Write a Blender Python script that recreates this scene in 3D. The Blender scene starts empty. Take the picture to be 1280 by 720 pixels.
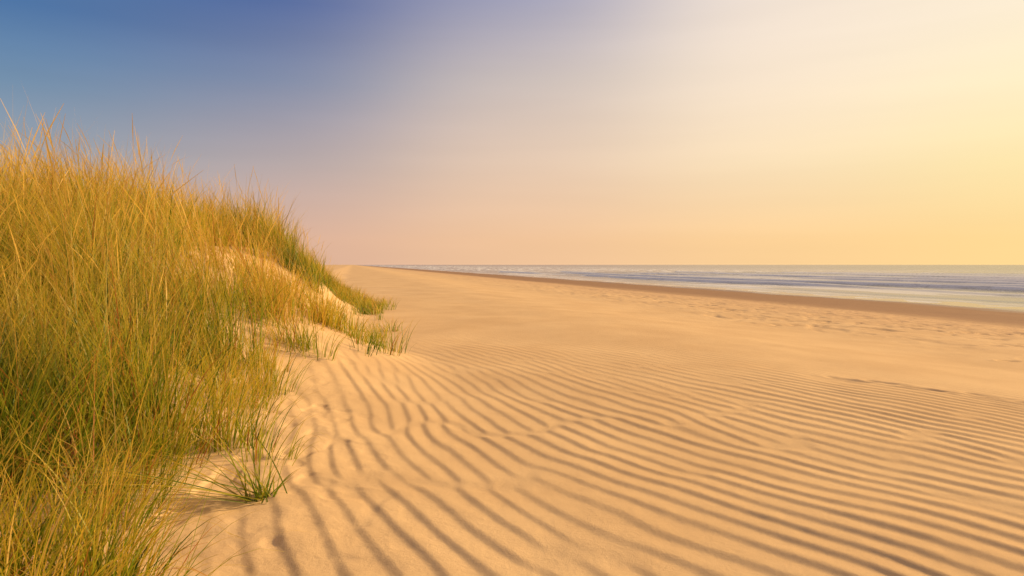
import bpy, math, numpy as np
from mathutils import Vector
rng=np.random.default_rng(11)
S=bpy.context.scene
S.view_settings.view_transform='Standard'
S.view_settings.look='None'
S.view_settings.exposure=0
CAMH=0.9; SEA=-1.9
NU=(0.974,0.228)
SUN_AZ=66.0; SUN_EL=21.0

# ---------- noise helpers ----------
def sm(a,b,x):
    t=np.clip((x-a)/(b-a),0,1); return t*t*(3-2*t)
def _h(ix,iy,s):
    n=(ix.astype(np.int64)*374761393+iy.astype(np.int64)*668265263+s*1274126177)&0xffffffff
    n=((n^(n>>13))*1274126177)&0xffffffff
    n=(n^(n>>16))&0xffffffff
    return n/4294967295.0
def vn(x,y,s=0):
    ix=np.floor(x);iy=np.floor(y);fx=x-ix;fy=y-iy
    fx=fx*fx*fx*(fx*(fx*6-15)+10);fy=fy*fy*fy*(fy*(fy*6-15)+10)
    a=_h(ix,iy,s);b=_h(ix+1,iy,s);c=_h(ix,iy+1,s);d=_h(ix+1,iy+1,s)
    return ((a+(b-a)*fx)*(1-fy)+(c+(d-c)*fx)*fy)*2-1
def fbm(x,y,s=0,o=3):
    r=0;a=1;t=0
    for i in range(o):
        r=r+a*vn(x*2**i+i*17.3,y*2**i-i*9.1,s+i);t+=a;a*=.5
    return r/t
def UV(x,y): return NU[0]*x+NU[1]*y, -NU[1]*x+NU[0]*y

# footprint trails (world positions)
prints=[]
def trail(x0,y0,x1,y1,step=0.62,dep=.022):
    d=math.hypot(x1-x0,y1-y0);n=int(d/step);ux,uy=(x1-x0)/d,(y1-y0)/d
    for i in range(n):
        s=(1 if i%2 else -1)*.10+rng.normal(0,.03)
        prints.append((x0+ux*i*step-uy*s+rng.normal(0,.04),y0+uy*i*step+ux*s,ux,uy,dep*rng.uniform(.6,1.2)))
trail(2.75,5.6,4.3,4.3,.31,.017)
trail(9,14,26,20,.6,.05); trail(13,13,15,40,.6,.05); trail(10,18,30,17,.6,.05)
trail(8,11,22,13,.6,.045); trail(6.2,8.6,14,11,.55,.03)

wr=np.random.default_rng(5)
WAVES=[(1.0,0.0,0.0,0.0)]+[(wr.uniform(.20,.38),wr.normal(0,.11),wr.normal(0,.12),wr.uniform(0,6.28)) for _ in range(11)]
def terrain(x,y,fine=True):
    u,v=UV(x,y)
    z=-0.35*sm(3,9,u)-0.9*sm(8,30,u)-0.65*np.clip((u-9)/33,0,1)-2.5*sm(42,90,u)
    env=sm(2.0,8.5,v)*(1-sm(15,24,v))
    un=u+.35*vn(x*.5,y*.5,3)
    z=z+1.18*(1-sm(-2.0,0.55,un))*env + .22*(1-sm(-2.5,-.2,un))*(1-env)
    z=z+.035*fbm(x*.45,y*.45,5)*sm(0.0,2,np.hypot(x,y))
    z=z+.25*fbm(x*.12,y*.12,8)*(1-sm(-6,-3,u))
    z=z+.08*fbm(u*.10,v*.03,9)*sm(7,14,u)*(1-sm(28,38,u))
    if not fine: return z
    # ripples: phase of a narrow-band wave packet -> real Y-junctions
    s=.87*x+.5*y; c=-.5*x+.87*y
    lam=.124
    wp=1.0*vn(s*.5,c*.33,21)+.30*vn(s*1.7,c*.9,22)+.12*vn(s*5,c*3.0,23)+1.1*np.exp(-((u+.3)/1.0)**2)*np.sin(c*.9)
    re=np.zeros_like(x);im=np.zeros_like(x);k0=2*np.pi/lam
    for (aa,dk,da,p0) in WAVES:
        kk=k0*(1+dk)
        th=kk*(math.cos(da)*s+math.sin(da)*c)+p0
        re+=aa*np.cos(th);im+=aa*np.sin(th)
    mag=np.hypot(re,im)
    ph=np.arctan2(im,re)/(2*np.pi)+wp
    f=ph-np.floor(ph)
    rise=.33
    prof=np.where(f<rise,.5-.5*np.cos(np.pi*f/rise),(1-(f-rise)/(1-rise)))
    prof=np.where(f<rise,prof,.6*prof+.4*(.5+.5*np.cos(np.pi*(f-rise)/(1-rise))))
    amp=.0096*(1+.3*vn(s*2.0,c*.9,31))*(.85+.2*vn(s*7,c*3,32))*sm(.0,.75,mag)*(1-.35*sm(3.2,6.5,np.hypot(x,y)))
    mask=(1-sm(5.0,9.0,y+.28*x+.7*vn(x*.7,y*.7,33)))*sm(-.75,.0,u+.2*vn(x*1.3,y*1.3,34))*(.75+.25*sm(-.7,.1,vn(x*.6+4,y*.35,35)))
    mask=mask+.15*(1-sm(8,16,y))*sm(.2,1,u)*(1-mask)*(y<16)
    z=z+prof*amp*mask
    # small disturbed sand near the grass
    near=(1-sm(-.5,.4,u))*sm(-6,-1,u)
    z=z+near*(.018*fbm(x*2.6,y*2.6,41)+.006*fbm(x*9,y*9,44)-.012*sm(.25,.6,fbm(x*6,y*6,46,2)))
    z=z+.0012*fbm(x*16,y*16,45,2)*(1-sm(3,7,np.hypot(x,y)))
    # slightly trampled beach
    r=fbm(x*1.6,y*1.6,51,3); bm=sm(7,12,u+1.2*vn(x*.2,y*.2,52))*(1-sm(18,30,u))
    z=z-bm*.06*sm(.15,.6,r)+bm*.015*r
    r2=fbm(x*4,y*4,55,2); z=z-.032*bm*sm(.22,.6,r2)
    for (px,py,ux,uy,dp) in prints:
        dx=x-px;dy=y-py
        m=(np.abs(dx)<.6)&(np.abs(dy)<.6)
        if m.any():
            a=(dx[m]*ux+dy[m]*uy)/.15;b=(-dx[m]*uy+dy[m]*ux)/.07
            q=a*a+b*b
            z[m]+=-dp*np.exp(-q*q)+.3*dp*np.exp(-((np.sqrt(q)-1.5)/.35)**2)
    return z

def polar(radii,angs,zf,name):
    R,A=np.meshgrid(radii,angs,indexing='ij')
    x=R*np.sin(A);y=R*np.cos(A)
    z=zf(x.ravel(),y.ravel());attrs=None
    if isinstance(z,tuple): z,attrs=z
    co=np.stack([x.ravel(),y.ravel(),z],1)
    nr,na=len(radii),len(angs)
    i=np.arange(nr-1)[:,None]*na; j=np.arange(na)[None,:]; j2=(j+1)%na
    q=np.stack([i+j,i+na+j,i+na+j2,i+j2],-1).reshape(-1,4)[:, ::-1]
    return build(name,co,q,True,attrs)
def build(name,co,q,smooth=True,attrs=None):
    me=bpy.data.meshes.new(name)
    me.vertices.add(len(co));me.vertices.foreach_set('co',co.astype(np.float32).ravel())
    me.loops.add(q.size);me.loops.foreach_set('vertex_index',q.astype(np.int32).ravel())
    k=q.shape[1]
    me.polygons.add(len(q));me.polygons.foreach_set('loop_start',np.arange(0,q.size,k,dtype=np.int32))
    me.polygons.foreach_set('loop_total',np.full(len(q),k,dtype=np.int32))
    me.polygons.foreach_set('use_smooth',np.full(len(q),smooth,dtype=bool))
    me.update(calc_edges=True)
    if attrs:
        for n,a in attrs.items():
            at=me.attributes.new(n,'FLOAT','POINT');at.data.foreach_set('value',a.astype(np.float32))
    me.validate()
    ob=bpy.data.objects.new(name,me);S.collection.objects.link(ob);return ob

def geo(a,b,r): 
    n=max(2,int(math.log(b/a)/math.log(1+r)));return np.geomspace(a,b,n,endpoint=False)
angs=np.radians(np.concatenate([np.arange(-52,52,.13),np.arange(52,308,2.0)]))
radii=np.concatenate([[0.001],geo(.3,1.2,.03),geo(1.2,8,.0032),geo(8,35,.0065),geo(35,300,.015),geo(300,20000,.08)])
sand=polar(radii,angs,lambda x,y:terrain(x,y),'sand_beach')

def seaz(x,y):
    u,v=UV(x,y)
    uu=u+3.0*vn(v*.018,u*.01,61)+1.2*vn(v*.06,u*.05,62)
    z=np.full_like(x,SEA)
    ph=uu/10.5
    f=ph-np.floor(ph)
    pr=np.exp(-((f-.35)/np.where(f<.35,.07,.24))**2)
    n1=vn(np.floor(ph)*7.7+.5,v*.022,63)
    k=.45+.55*sm(-.35,.35,n1)
    z=z+pr*.48*k*sm(44,54,u)*(1-sm(90,240,u)*.7)
    z=z+.03*fbm(u*.5,v*.25,64)*sm(46,60,u)
    fr=np.exp(-((f-.33)/np.where(f<.33,.09,.14))**2)
    fo=sm(.35,.75,fr+.25*vn(u*.8,v*.25,66))*sm(-.25,.15,n1)*sm(44,48,u)*(1-sm(110,230,u)*.8)
    return z,{'foam':fo}
a2=np.radians(np.concatenate([np.arange(-16,52,.13),np.arange(52,344,2.0)]))
sea=polar(np.concatenate([[30],geo(31,260,.005),geo(260,22000,.05)]),a2,seaz,'sea')

# ---------- materials ----------
def nodes(name):
    m=bpy.data.materials.new(name);m.use_nodes=True;nt=m.node_tree;nt.nodes.clear();return m,nt
class N:
    def __init__(s,nt): s.nt=nt
    def n(s,t,**k):
        n=s.nt.nodes.new(t)
        for a,b in k.items(): setattr(n,a,b)
        return n
    def l(s,a,b): s.nt.links.new(a,b)
    def val(s,sock,v):
        if isinstance(v,bpy.types.NodeSocket): s.l(v,sock)
        else: sock.default_value=v
    def math(s,op,a,b=None,c=None):
        n=s.n('ShaderNodeMath',operation=op)
        s.val(n.inputs[0],a)
        if b is not None: s.val(n.inputs[1],b)
        if c is not None: s.val(n.inputs[2],c)
        return n.outputs[0]
    def mr(s,v,a,b,c=0,d=1,smooth=True):
        n=s.n('ShaderNodeMapRange');n.interpolation_type='SMOOTHSTEP' if smooth else 'LINEAR'
        s.val(n.inputs[0],v)
        for i,q in enumerate((a,b,c,d)): n.inputs[i+1].default_value=q
        return n.outputs[0]
    def noise(s,vec,scale,detail=3,rough=.5):
        n=s.n('ShaderNodeTexNoise');s.l(vec,n.inputs['Vector']);n.inputs['Scale'].default_value=scale
        n.inputs['Detail'].default_value=detail;n.inputs['Roughness'].default_value=rough
        return n.outputs[0]
    def mix(s,f,a,b):
        n=s.n('ShaderNodeMix',data_type='RGBA');s.val(n.inputs[0],f);s.val(n.inputs[6],a);s.val(n.inputs[7],b)
        return n.outputs[2]
    def uv(s):
        g=s.n('ShaderNodeNewGeometry');P=g.outputs['Position']
        def dot(v):
            n=s.n('ShaderNodeVectorMath',operation='DOT_PRODUCT');s.l(P,n.inputs[0]);n.inputs[1].default_value=v;return n.outputs['Value']
        return P,dot((NU[0],NU[1],0)),dot((-NU[1],NU[0],0))
    def comb(s,x,y):
        n=s.n('ShaderNodeCombineXYZ');s.val(n.inputs[0],x);s.val(n.inputs[1],y);return n.outputs[0]

m,nt=nodes('dune_sand');k=N(nt)
P,u,v=k.uv()
big=k.noise(P,.8,4,.6); fine=k.noise(P,55,3,.7); grain=k.noise(P,420,2,.8); streak=k.noise(k.comb(k.math('MULTIPLY',u,.35),k.math('MULTIPLY',v,.05)),1.0,4,.6)
deb=k.noise(P,4,5,.75)
c=k.mix(k.mr(big,.3,.7),(.73,.49,.255,1),(.82,.57,.305,1))
c=k.mix(k.math('MULTIPLY',k.mr(grain,.45,.75),.35),c,(.42,.26,.14,1))
c=k.mix(k.math('MULTIPLY',k.mr(fine,.55,.8),.25),c,(.48,.31,.18,1))
# beach: slightly pinker and darker, then damp band
ub=k.math('ADD',u,k.math('MULTIPLY',k.math('SUBTRACT',streak,.5),9.0))
c=k.mix(k.math('MULTIPLY',k.mr(ub,7,17),k.math('MULTIPLY_ADD',k.mr(deb,.45,.62),.55,.25)),c,(.52,.32,.19,1))
c=k.mix(k.math('MULTIPLY',k.mr(ub,19,29),.80),c,(.30,.17,.102,1))
wet=k.mr(ub,36.0,40.5)
c=k.mix(k.math('MULTIPLY',wet,.6),c,(.18,.12,.08,1))
b=k.n('ShaderNodeBsdfPrincipled');k.l(c,b.inputs['Base Color'])
k.l(k.mr(ub,36,40.5,.95,.14),b.inputs['Roughness']);k.l(k.mr(ub,36,41,.08,.6),b.inputs['Specular IOR Level'])
bp=k.n('ShaderNodeBump');bp.inputs['Distance'].default_value=.002
k.l(k.mr(wet,0,1,.85,.03),bp.inputs['Strength'])
k.l(k.math('ADD',k.math('MULTIPLY',fine,1.3),k.math('MULTIPLY',grain,.9)),bp.inputs['Height'])
k.l(bp.outputs[0],b.inputs['Normal'])
o=k.n('ShaderNodeOutputMaterial');k.l(b.outputs[0],o.inputs[0]);sand.data.materials.append(m)

m,nt=nodes('sea_water');k=N(nt)
P,u,v=k.uv()
band=k.noise(k.comb(k.math('MULTIPLY',u,.12),k.math('MULTIPLY',v,.012)),1.0,3,.5)
lace=k.noise(k.comb(k.math('MULTIPLY',u,.9),k.math('MULTIPLY',v,.3)),1.0,4,.65)
thr=k.math('ADD',k.math('MULTIPLY',band,1.0),k.math('MULTIPLY',lace,.3))
foam=k.math('MULTIPLY',k.mr(thr,.665,.73),.6)
rangem=k.math('MULTIPLY',k.mr(u,42,48),k.mr(u,150,400,1,0))
foam=k.math('MULTIPLY',foam,rangem)
fa=k.n('ShaderNodeAttribute');fa.attribute_name='foam'
foam=k.math('MAXIMUM',foam,k.math('MULTIPLY',fa.outputs['Fac'],k.mr(lace,.28,.45,.55,1)))
wash=k.math('MULTIPLY',k.mr(k.math('ADD',u,k.math('MULTIPLY',lace,5)),44,47,1,0),.85)
foam=k.math('MAXIMUM',foam,k.math('MULTIPLY',wash,k.mr(lace,.3,.5,.3,1)))
foam=k.math('MULTIPLY',foam,.95)
deep=k.mix(k.mr(u,45,500),(.24,.21,.20,1),(.17,.16,.17,1))
b=k.n('ShaderNodeBsdfPrincipled');k.l(deep,b.inputs['Base Color']);b.inputs['Roughness'].default_value=.2;b.inputs['IOR'].default_value=1.33
bp=k.n('ShaderNodeBump');bp.inputs['Distance'].default_value=.25;bp.inputs['Strength'].default_value=.4
w1=k.noise(k.comb(k.math('MULTIPLY',u,.9),k.math('MULTIPLY',v,.3)),1.0,5,.6)
k.l(w1,bp.inputs['Height']);k.l(bp.outputs[0],b.inputs['Normal'])
f=k.n('ShaderNodeBsdfDiffuse');f.inputs[0].default_value=(.88,.86,.84,1)
mx=k.n('ShaderNodeMixShader');k.l(foam,mx.inputs[0]);k.l(b.outputs[0],mx.inputs[1]);k.l(f.outputs[0],mx.inputs[2])
o=k.n('ShaderNodeOutputMaterial');k.l(mx.outputs[0],o.inputs[0]);sea.data.materials.append(m)

m,nt=nodes('grass_blade');k=N(nt)
def att(n):
    a=k.n('ShaderNodeAttribute');a.attribute_name=n;return a.outputs['Fac']
rn,t=att('rnd'),att('tt')
r1=k.n('ShaderNodeValToRGB');k.l(rn,r1.inputs[0]);e=r1.color_ramp.elements
e[0].position=0;e[0].color=(.06,.12,.006,1);e[1].position=1;e[1].color=(.45,.14,.03,1)
for p,cc in ((.3,(.20,.28,.012,1)),(.55,(.46,.42,.02,1)),(.75,(.72,.48,.055,1)),(.92,(.84,.58,.16,1))):
    q=e.new(p);q.color=cc
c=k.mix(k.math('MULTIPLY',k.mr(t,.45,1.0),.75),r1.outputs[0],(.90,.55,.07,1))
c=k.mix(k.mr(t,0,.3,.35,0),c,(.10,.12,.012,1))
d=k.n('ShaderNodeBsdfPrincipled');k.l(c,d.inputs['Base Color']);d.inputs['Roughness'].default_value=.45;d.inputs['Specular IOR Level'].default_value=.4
tr=k.n('ShaderNodeBsdfTranslucent');k.l(c,tr.inputs[0])
mx=k.n('ShaderNodeMixShader');mx.inputs[0].default_value=.48;k.l(d.outputs[0],mx.inputs[1]);k.l(tr.outputs[0],mx.inputs[2])
o=k.n('ShaderNodeOutputMaterial');k.l(mx.outputs[0],o.inputs[0]);GM=m

# ---------- grass ----------
def blades(base,L,az,th0,th1,w,rnd,K=7,head=None):
    n=len(L);s=np.linspace(0,1,K+1)
    th=th0[:,None]+th1[:,None]*s[None,:]**1.6
    th=np.clip(th,-2.6,2.6)
    dx=np.sin(th);dz=np.cos(th);st=(L/K)[:,None]
    hx=np.concatenate([np.zeros((n,1)),np.cumsum((dx[:,1:]+dx[:,:-1])/2*st,1)],1)
    hz=np.concatenate([np.zeros((n,1)),np.cumsum((dz[:,1:]+dz[:,:-1])/2*st,1)],1)
    azs=az[:,None]+rng.normal(0,.25,n)[:,None]*s[None,:]
    X=base[:,0,None]+hx*np.cos(azs);Y=base[:,1,None]+hx*np.sin(azs);Z=base[:,2,None]+hz
    wa=rng.uniform(0,np.pi,n)
    wid=w[:,None]*(1-s[None,:]**2.2*.93)
    if head is not None:
        hp=np.exp(-((s[None,:]-.87)/.09)**2)
        wid=np.where(head[:,None],w[:,None]*.45*(1-.4*s)+.007*hp,wid)
    tw=wa[:,None]+s[None,:]*rng.normal(0,.7,n)[:,None]
    ox=np.cos(tw)*wid/2;oy=np.sin(tw)*wid/2
    A=np.stack([X-ox,Y-oy,Z],-1);B=np.stack([X+ox,Y+oy,Z],-1)
    co=np.stack([A,B],2).reshape(-1,3)
    b0=(np.arange(n)*(K+1)*2)[:,None]+np.arange(K)[None,:]*2
    q=np.stack([b0,b0+1,b0+3,b0+2],-1).reshape(-1,4)
    tt=np.repeat(np.tile(s,(n,1)),2,axis=1).ravel();rr=np.repeat(rnd,(K+1)*2)
    return co,q,rr,tt
def join(parts,name):
    off=0;C=[];Q=[];R=[];T=[]
    for co,q,r,t in parts: C.append(co);Q.append(q+off);R.append(r);T.append(t);off+=len(co)
    ob=build(name,np.concatenate(C),np.concatenate(Q),True,{'rnd':np.concatenate(R),'tt':np.concatenate(T)})
    ob.data.materials.append(GM);return ob

# clump field
M=7400
v=rng.uniform(-.5,21,M);uu=rng.uniform(-11,1.6,M)
# extra clumps filling the low foreground on the left
v=np.concatenate([v,rng.uniform(1.0,3.4,110)]);uu=np.concatenate([uu,rng.uniform(-2.2,-.45,110)]);M=len(v)
x=NU[0]*uu-NU[1]*v;y=NU[1]*uu+NU[0]*v
edge=np.interp(v,[0,1.3,2.0,2.5,3.2,4.0,5.0,6.3,8,10,13,16,18,20],[-1.2,-.66,-.66,-.70,-.5,-.36,-.03,.28,.28,.3,.55,.7,.3,-.7])
edge=edge+np.where(v<3,.14,.28)*vn(x*1.9,y*1.9,71)
ed=edge-uu
keep=ed>0
bare=(v>7.2)&(v<11.4)&(uu>-1.9+.3*vn(x,y,72))&(uu<.1+(v-7.2)*.12)
keep&=~(bare&(rng.random(M)>.07))
dist=np.hypot(x,y)
keep&=dist>1.55
keep&=~((y<1.0)&(x>-1.9))
keep&=(rng.random(M)<(.5+.5*sm(0,.6,ed))*(.55+.45*sm(-.5,.2,vn(x*1.4,y*1.4,73))))|((dist<3.2)&(rng.random(M)<.8))
keep&=(rng.random(M)<np.where(uu<-7,.5,1))
x,y,uu,v,ed,dist=[a[keep] for a in (x,y,uu,v,ed,dist)]
nt_=len(x)
H=.32+.70*sm(np.where(v<3.4,0,.2),np.where(v<3.4,1.0,np.where(v<5,1.1,2.8)),ed)
H=np.where(dist<2.4,np.minimum(H,.55),H)
H=np.where((dist>=2.4)&(dist<4),np.minimum(H,.85),H)
H=H*(1+.20*vn(x*1.1,y*1.1,75))*rng.uniform(.78,1.14,nt_)
H*=np.where(v>13,.85,1)
bb=(v>7.2)&(v<11.4)&(uu>-1.9)&(uu<.1+(v-7.2)*.12); H=np.where(bb,H*.5,H)
cnt=np.where(dist<5,58,np.where(dist<9,44,32)); cnt=(cnt*(.6+.4*sm(0,.8,ed))).astype(int)
idx=np.repeat(np.arange(nt_),cnt);n=len(idx)
print('TUFTS',nt_,'BLADES',n)
rad=rng.random(n)**.7*.13;a=rng.uniform(0,2*np.pi,n)
bx=x[idx]+rad*np.cos(a);by=y[idx]+rad*np.sin(a);bz=terrain(bx,by,False)-.015
L=H[idx]*rng.uniform(.5,1.2,n)
wx=-.30+.60*(1-sm(0,.9,ed))*(v<7)
wl=.9+.6*vn(x*.6,y*.6,77)
sp=rad/.13*.42+np.abs(rng.normal(0,.18,n))
vx=np.cos(a)*sp+(wx*wl)[idx]+rng.normal(0,.18,n);vy=np.sin(a)*sp+(.05*wl)[idx]+rng.normal(0,.16,n)
az=np.arctan2(vy,vx);lean=np.hypot(vx,vy)
th0=lean*.45;th1=lean*1.2+np.abs(rng.normal(0,.4,n))*(rng.random(n)<.6)
droop=rng.random(n)<.10;th1=np.where(droop,th1+rng.uniform(.8,1.6,n),th1)
w=rng.uniform(.0026,.0058,n)*(1+.09*np.clip(dist[idx]-3,0,12))
rnd=np.clip(.46+.30*vn(x*.9,y*.9,79)[idx]+.14*rng.normal(0,1,nt_)[idx]+rng.normal(0,.17,n)-.12*(dist[idx]<3.5),0,.97)
rnd=np.where(rng.random(n)<.05,1.0,rnd)
head=(rng.random(n)<.07)&(L>.6)&(dist[idx]>3.5)
L=np.where(head,L*1.14,L);th1=np.where(head,th1*.5,th1);rnd=np.where(head,.85,rnd)
parts=[blades(np.stack([bx,by,bz],1),L,az,th0,th1,w,rnd,7,head)]
join(parts,'marram_grass')

# outlying tuft with long trailing blades
def tuft(cx,cy,spec,name,sc=.022,wm=1):
    base=[];L=[];az=[];t0=[];t1=[];w=[];rd=[]
    for (cnt,azc,azs,l0,l1,a0,a1,c0,c1,rc) in spec:
        for i in range(cnt):
            px=cx+rng.normal(0,sc);py=cy+rng.normal(0,sc);base.append((px,py,0))
            L.append(rng.uniform(l0,l1));az.append(math.radians(azc+rng.normal(0,azs)));t0.append(rng.uniform(a0,a1));t1.append(rng.uniform(c0,c1))
            w.append(wm*rng.uniform(.0035,.0065));rd.append(np.clip(rng.normal(rc,.13),0,1))
    base=np.array(base);base[:,2]=terrain(base[:,0],base[:,1],False)-.01
    return join([blades(base,np.array(L),np.array(az),np.array(t0),np.array(t1),np.array(w),np.array(rd),12)],name)
tuft(-.95,2.56,[(34,90,80,.08,.24,.1,.8,.1,.9,.35),(16,222,15,.5,.9,1.0,1.25,.2,.38,.4),(6,185,10,.5,.8,.8,1.1,.5,.9,.6),(10,145,15,.35,.62,.4,.8,.4,.8,.35),(5,110,20,.4,.6,.1,.5,.3,.8,.45)],'grass_tuft',.028,1.3)
tuft(-1.32,2.25,[(14,180,80,.3,.6,.2,.8,.5,1.3,.5),(3,110,25,.7,.95,.1,.3,.2,.6,1.0),(4,150,30,.5,.7,.6,.9,.7,.9,1.0),(6,250,25,.3,.5,.8,1.2,.5,.9,.4)],'grass_tuft',.04)
for (cx,cy,hh) in ((-1.2,6.2,.30),(-1.25,6.75,.22),(-1.6,5.4,.22),(-1.6,4.5,.3),(-1.45,3.9,.26),(-1.3,3.3,.22),(-2.15,11.0,.3),(-1.55,7.4,.2)):
    tuft(cx,cy,[(18,0,180,hh*.5,hh,.0,.35,.1,.9,.35)],'grass_tuft',.04)

# ---------- world ----------
W=bpy.data.worlds.new('World');S.world=W;W.use_nodes=True;nt=W.node_tree;nt.nodes.clear();k=N(nt)
tc=k.n('ShaderNodeTexCoord');D=tc.outputs['Generated']
sx=k.n('ShaderNodeSeparateXYZ');k.l(D,sx.inputs[0]);X,Y,Z=sx.outputs
hl=k.math('SQRT',k.math('ADD',k.math('MULTIPLY',X,X),k.math('MULTIPLY',Y,Y)))
sa=math.radians(SUN_AZ)
t=k.math('DIVIDE',k.math('ADD',k.math('MULTIPLY',X,math.sin(sa)),k.math('MULTIPLY',Y,math.cos(sa))),k.math('MAXIMUM',hl,.001))
phi=k.math('MINIMUM',k.math('ARCCOSINE',k.math('MINIMUM',k.math('MAXIMUM',t,-1.0),1.0)),math.radians(120))
def lin(c): 
    r=[]
    for q in c:
        q/=255;r.append(q/12.92 if q<=.04045 else ((q+.055)/1.055)**2.4)
    return (*r,1)
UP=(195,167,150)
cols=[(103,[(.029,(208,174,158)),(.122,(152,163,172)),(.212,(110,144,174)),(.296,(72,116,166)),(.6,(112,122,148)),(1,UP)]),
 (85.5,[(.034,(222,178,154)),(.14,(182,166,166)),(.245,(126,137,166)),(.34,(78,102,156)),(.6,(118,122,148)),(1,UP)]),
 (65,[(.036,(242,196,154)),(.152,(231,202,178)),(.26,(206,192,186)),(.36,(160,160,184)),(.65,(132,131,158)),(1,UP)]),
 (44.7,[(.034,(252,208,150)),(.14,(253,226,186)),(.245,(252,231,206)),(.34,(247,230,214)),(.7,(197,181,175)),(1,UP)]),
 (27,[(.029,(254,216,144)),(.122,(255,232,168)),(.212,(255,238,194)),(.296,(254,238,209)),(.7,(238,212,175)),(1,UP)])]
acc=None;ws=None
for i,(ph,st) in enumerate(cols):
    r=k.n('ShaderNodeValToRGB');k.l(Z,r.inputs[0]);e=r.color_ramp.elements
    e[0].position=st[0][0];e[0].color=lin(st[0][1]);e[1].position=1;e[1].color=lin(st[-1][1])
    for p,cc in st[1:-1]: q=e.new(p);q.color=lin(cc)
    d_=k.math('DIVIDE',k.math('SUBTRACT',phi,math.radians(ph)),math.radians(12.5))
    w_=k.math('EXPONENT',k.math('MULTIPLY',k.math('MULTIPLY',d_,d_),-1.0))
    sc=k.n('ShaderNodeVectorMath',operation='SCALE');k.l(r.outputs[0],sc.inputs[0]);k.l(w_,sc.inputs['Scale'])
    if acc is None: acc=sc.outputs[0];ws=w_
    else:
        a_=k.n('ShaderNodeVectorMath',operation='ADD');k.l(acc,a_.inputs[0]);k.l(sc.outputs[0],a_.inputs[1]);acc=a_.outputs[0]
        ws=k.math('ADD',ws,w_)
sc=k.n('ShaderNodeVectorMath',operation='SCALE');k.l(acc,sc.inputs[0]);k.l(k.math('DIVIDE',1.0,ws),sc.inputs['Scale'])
streak=k.noise(k.comb(t,k.math('MULTIPLY',Z,9.0)),1.6,3,.5)
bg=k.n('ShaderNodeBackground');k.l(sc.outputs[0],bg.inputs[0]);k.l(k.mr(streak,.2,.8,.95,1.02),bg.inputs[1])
ns=k.n('ShaderNodeTexSky',sky_type='NISHITA',sun_disc=False);ns.sun_elevation=math.radians(SUN_EL);ns.sun_rotation=math.radians(SUN_AZ)
bg2=k.n('ShaderNodeBackground');k.l(ns.outputs[0],bg2.inputs[0]);bg2.inputs[1].default_value=.003
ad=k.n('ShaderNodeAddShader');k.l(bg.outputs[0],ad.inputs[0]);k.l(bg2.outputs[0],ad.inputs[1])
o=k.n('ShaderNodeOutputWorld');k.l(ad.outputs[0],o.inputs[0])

# ---------- sun ----------
sl=bpy.data.lights.new('sun','SUN');sl.energy=5;sl.angle=math.radians(1.0);sl.color=(1,.71,.36)
so=bpy.data.objects.new('sun',sl);S.collection.objects.link(so)
el=math.radians(SUN_EL)
so.rotation_euler=Vector((math.sin(sa)*math.cos(el),math.cos(sa)*math.cos(el),math.sin(el))).to_track_quat('Z','Y').to_euler()
so.location=(20,10,10)
# ---------- camera ----------
cd=bpy.data.cameras.new('camera');cd.lens=24;cd.sensor_width=36;cd.clip_end=60000;cd.clip_start=.05
co=bpy.data.objects.new('camera',cd);S.collection.objects.link(co);co.location=(0,0,CAMH+float(terrain(np.array([0.]),np.array([0.]),False)[0]))
co.rotation_euler=(math.radians(90-1.95),0,0);S.camera=co
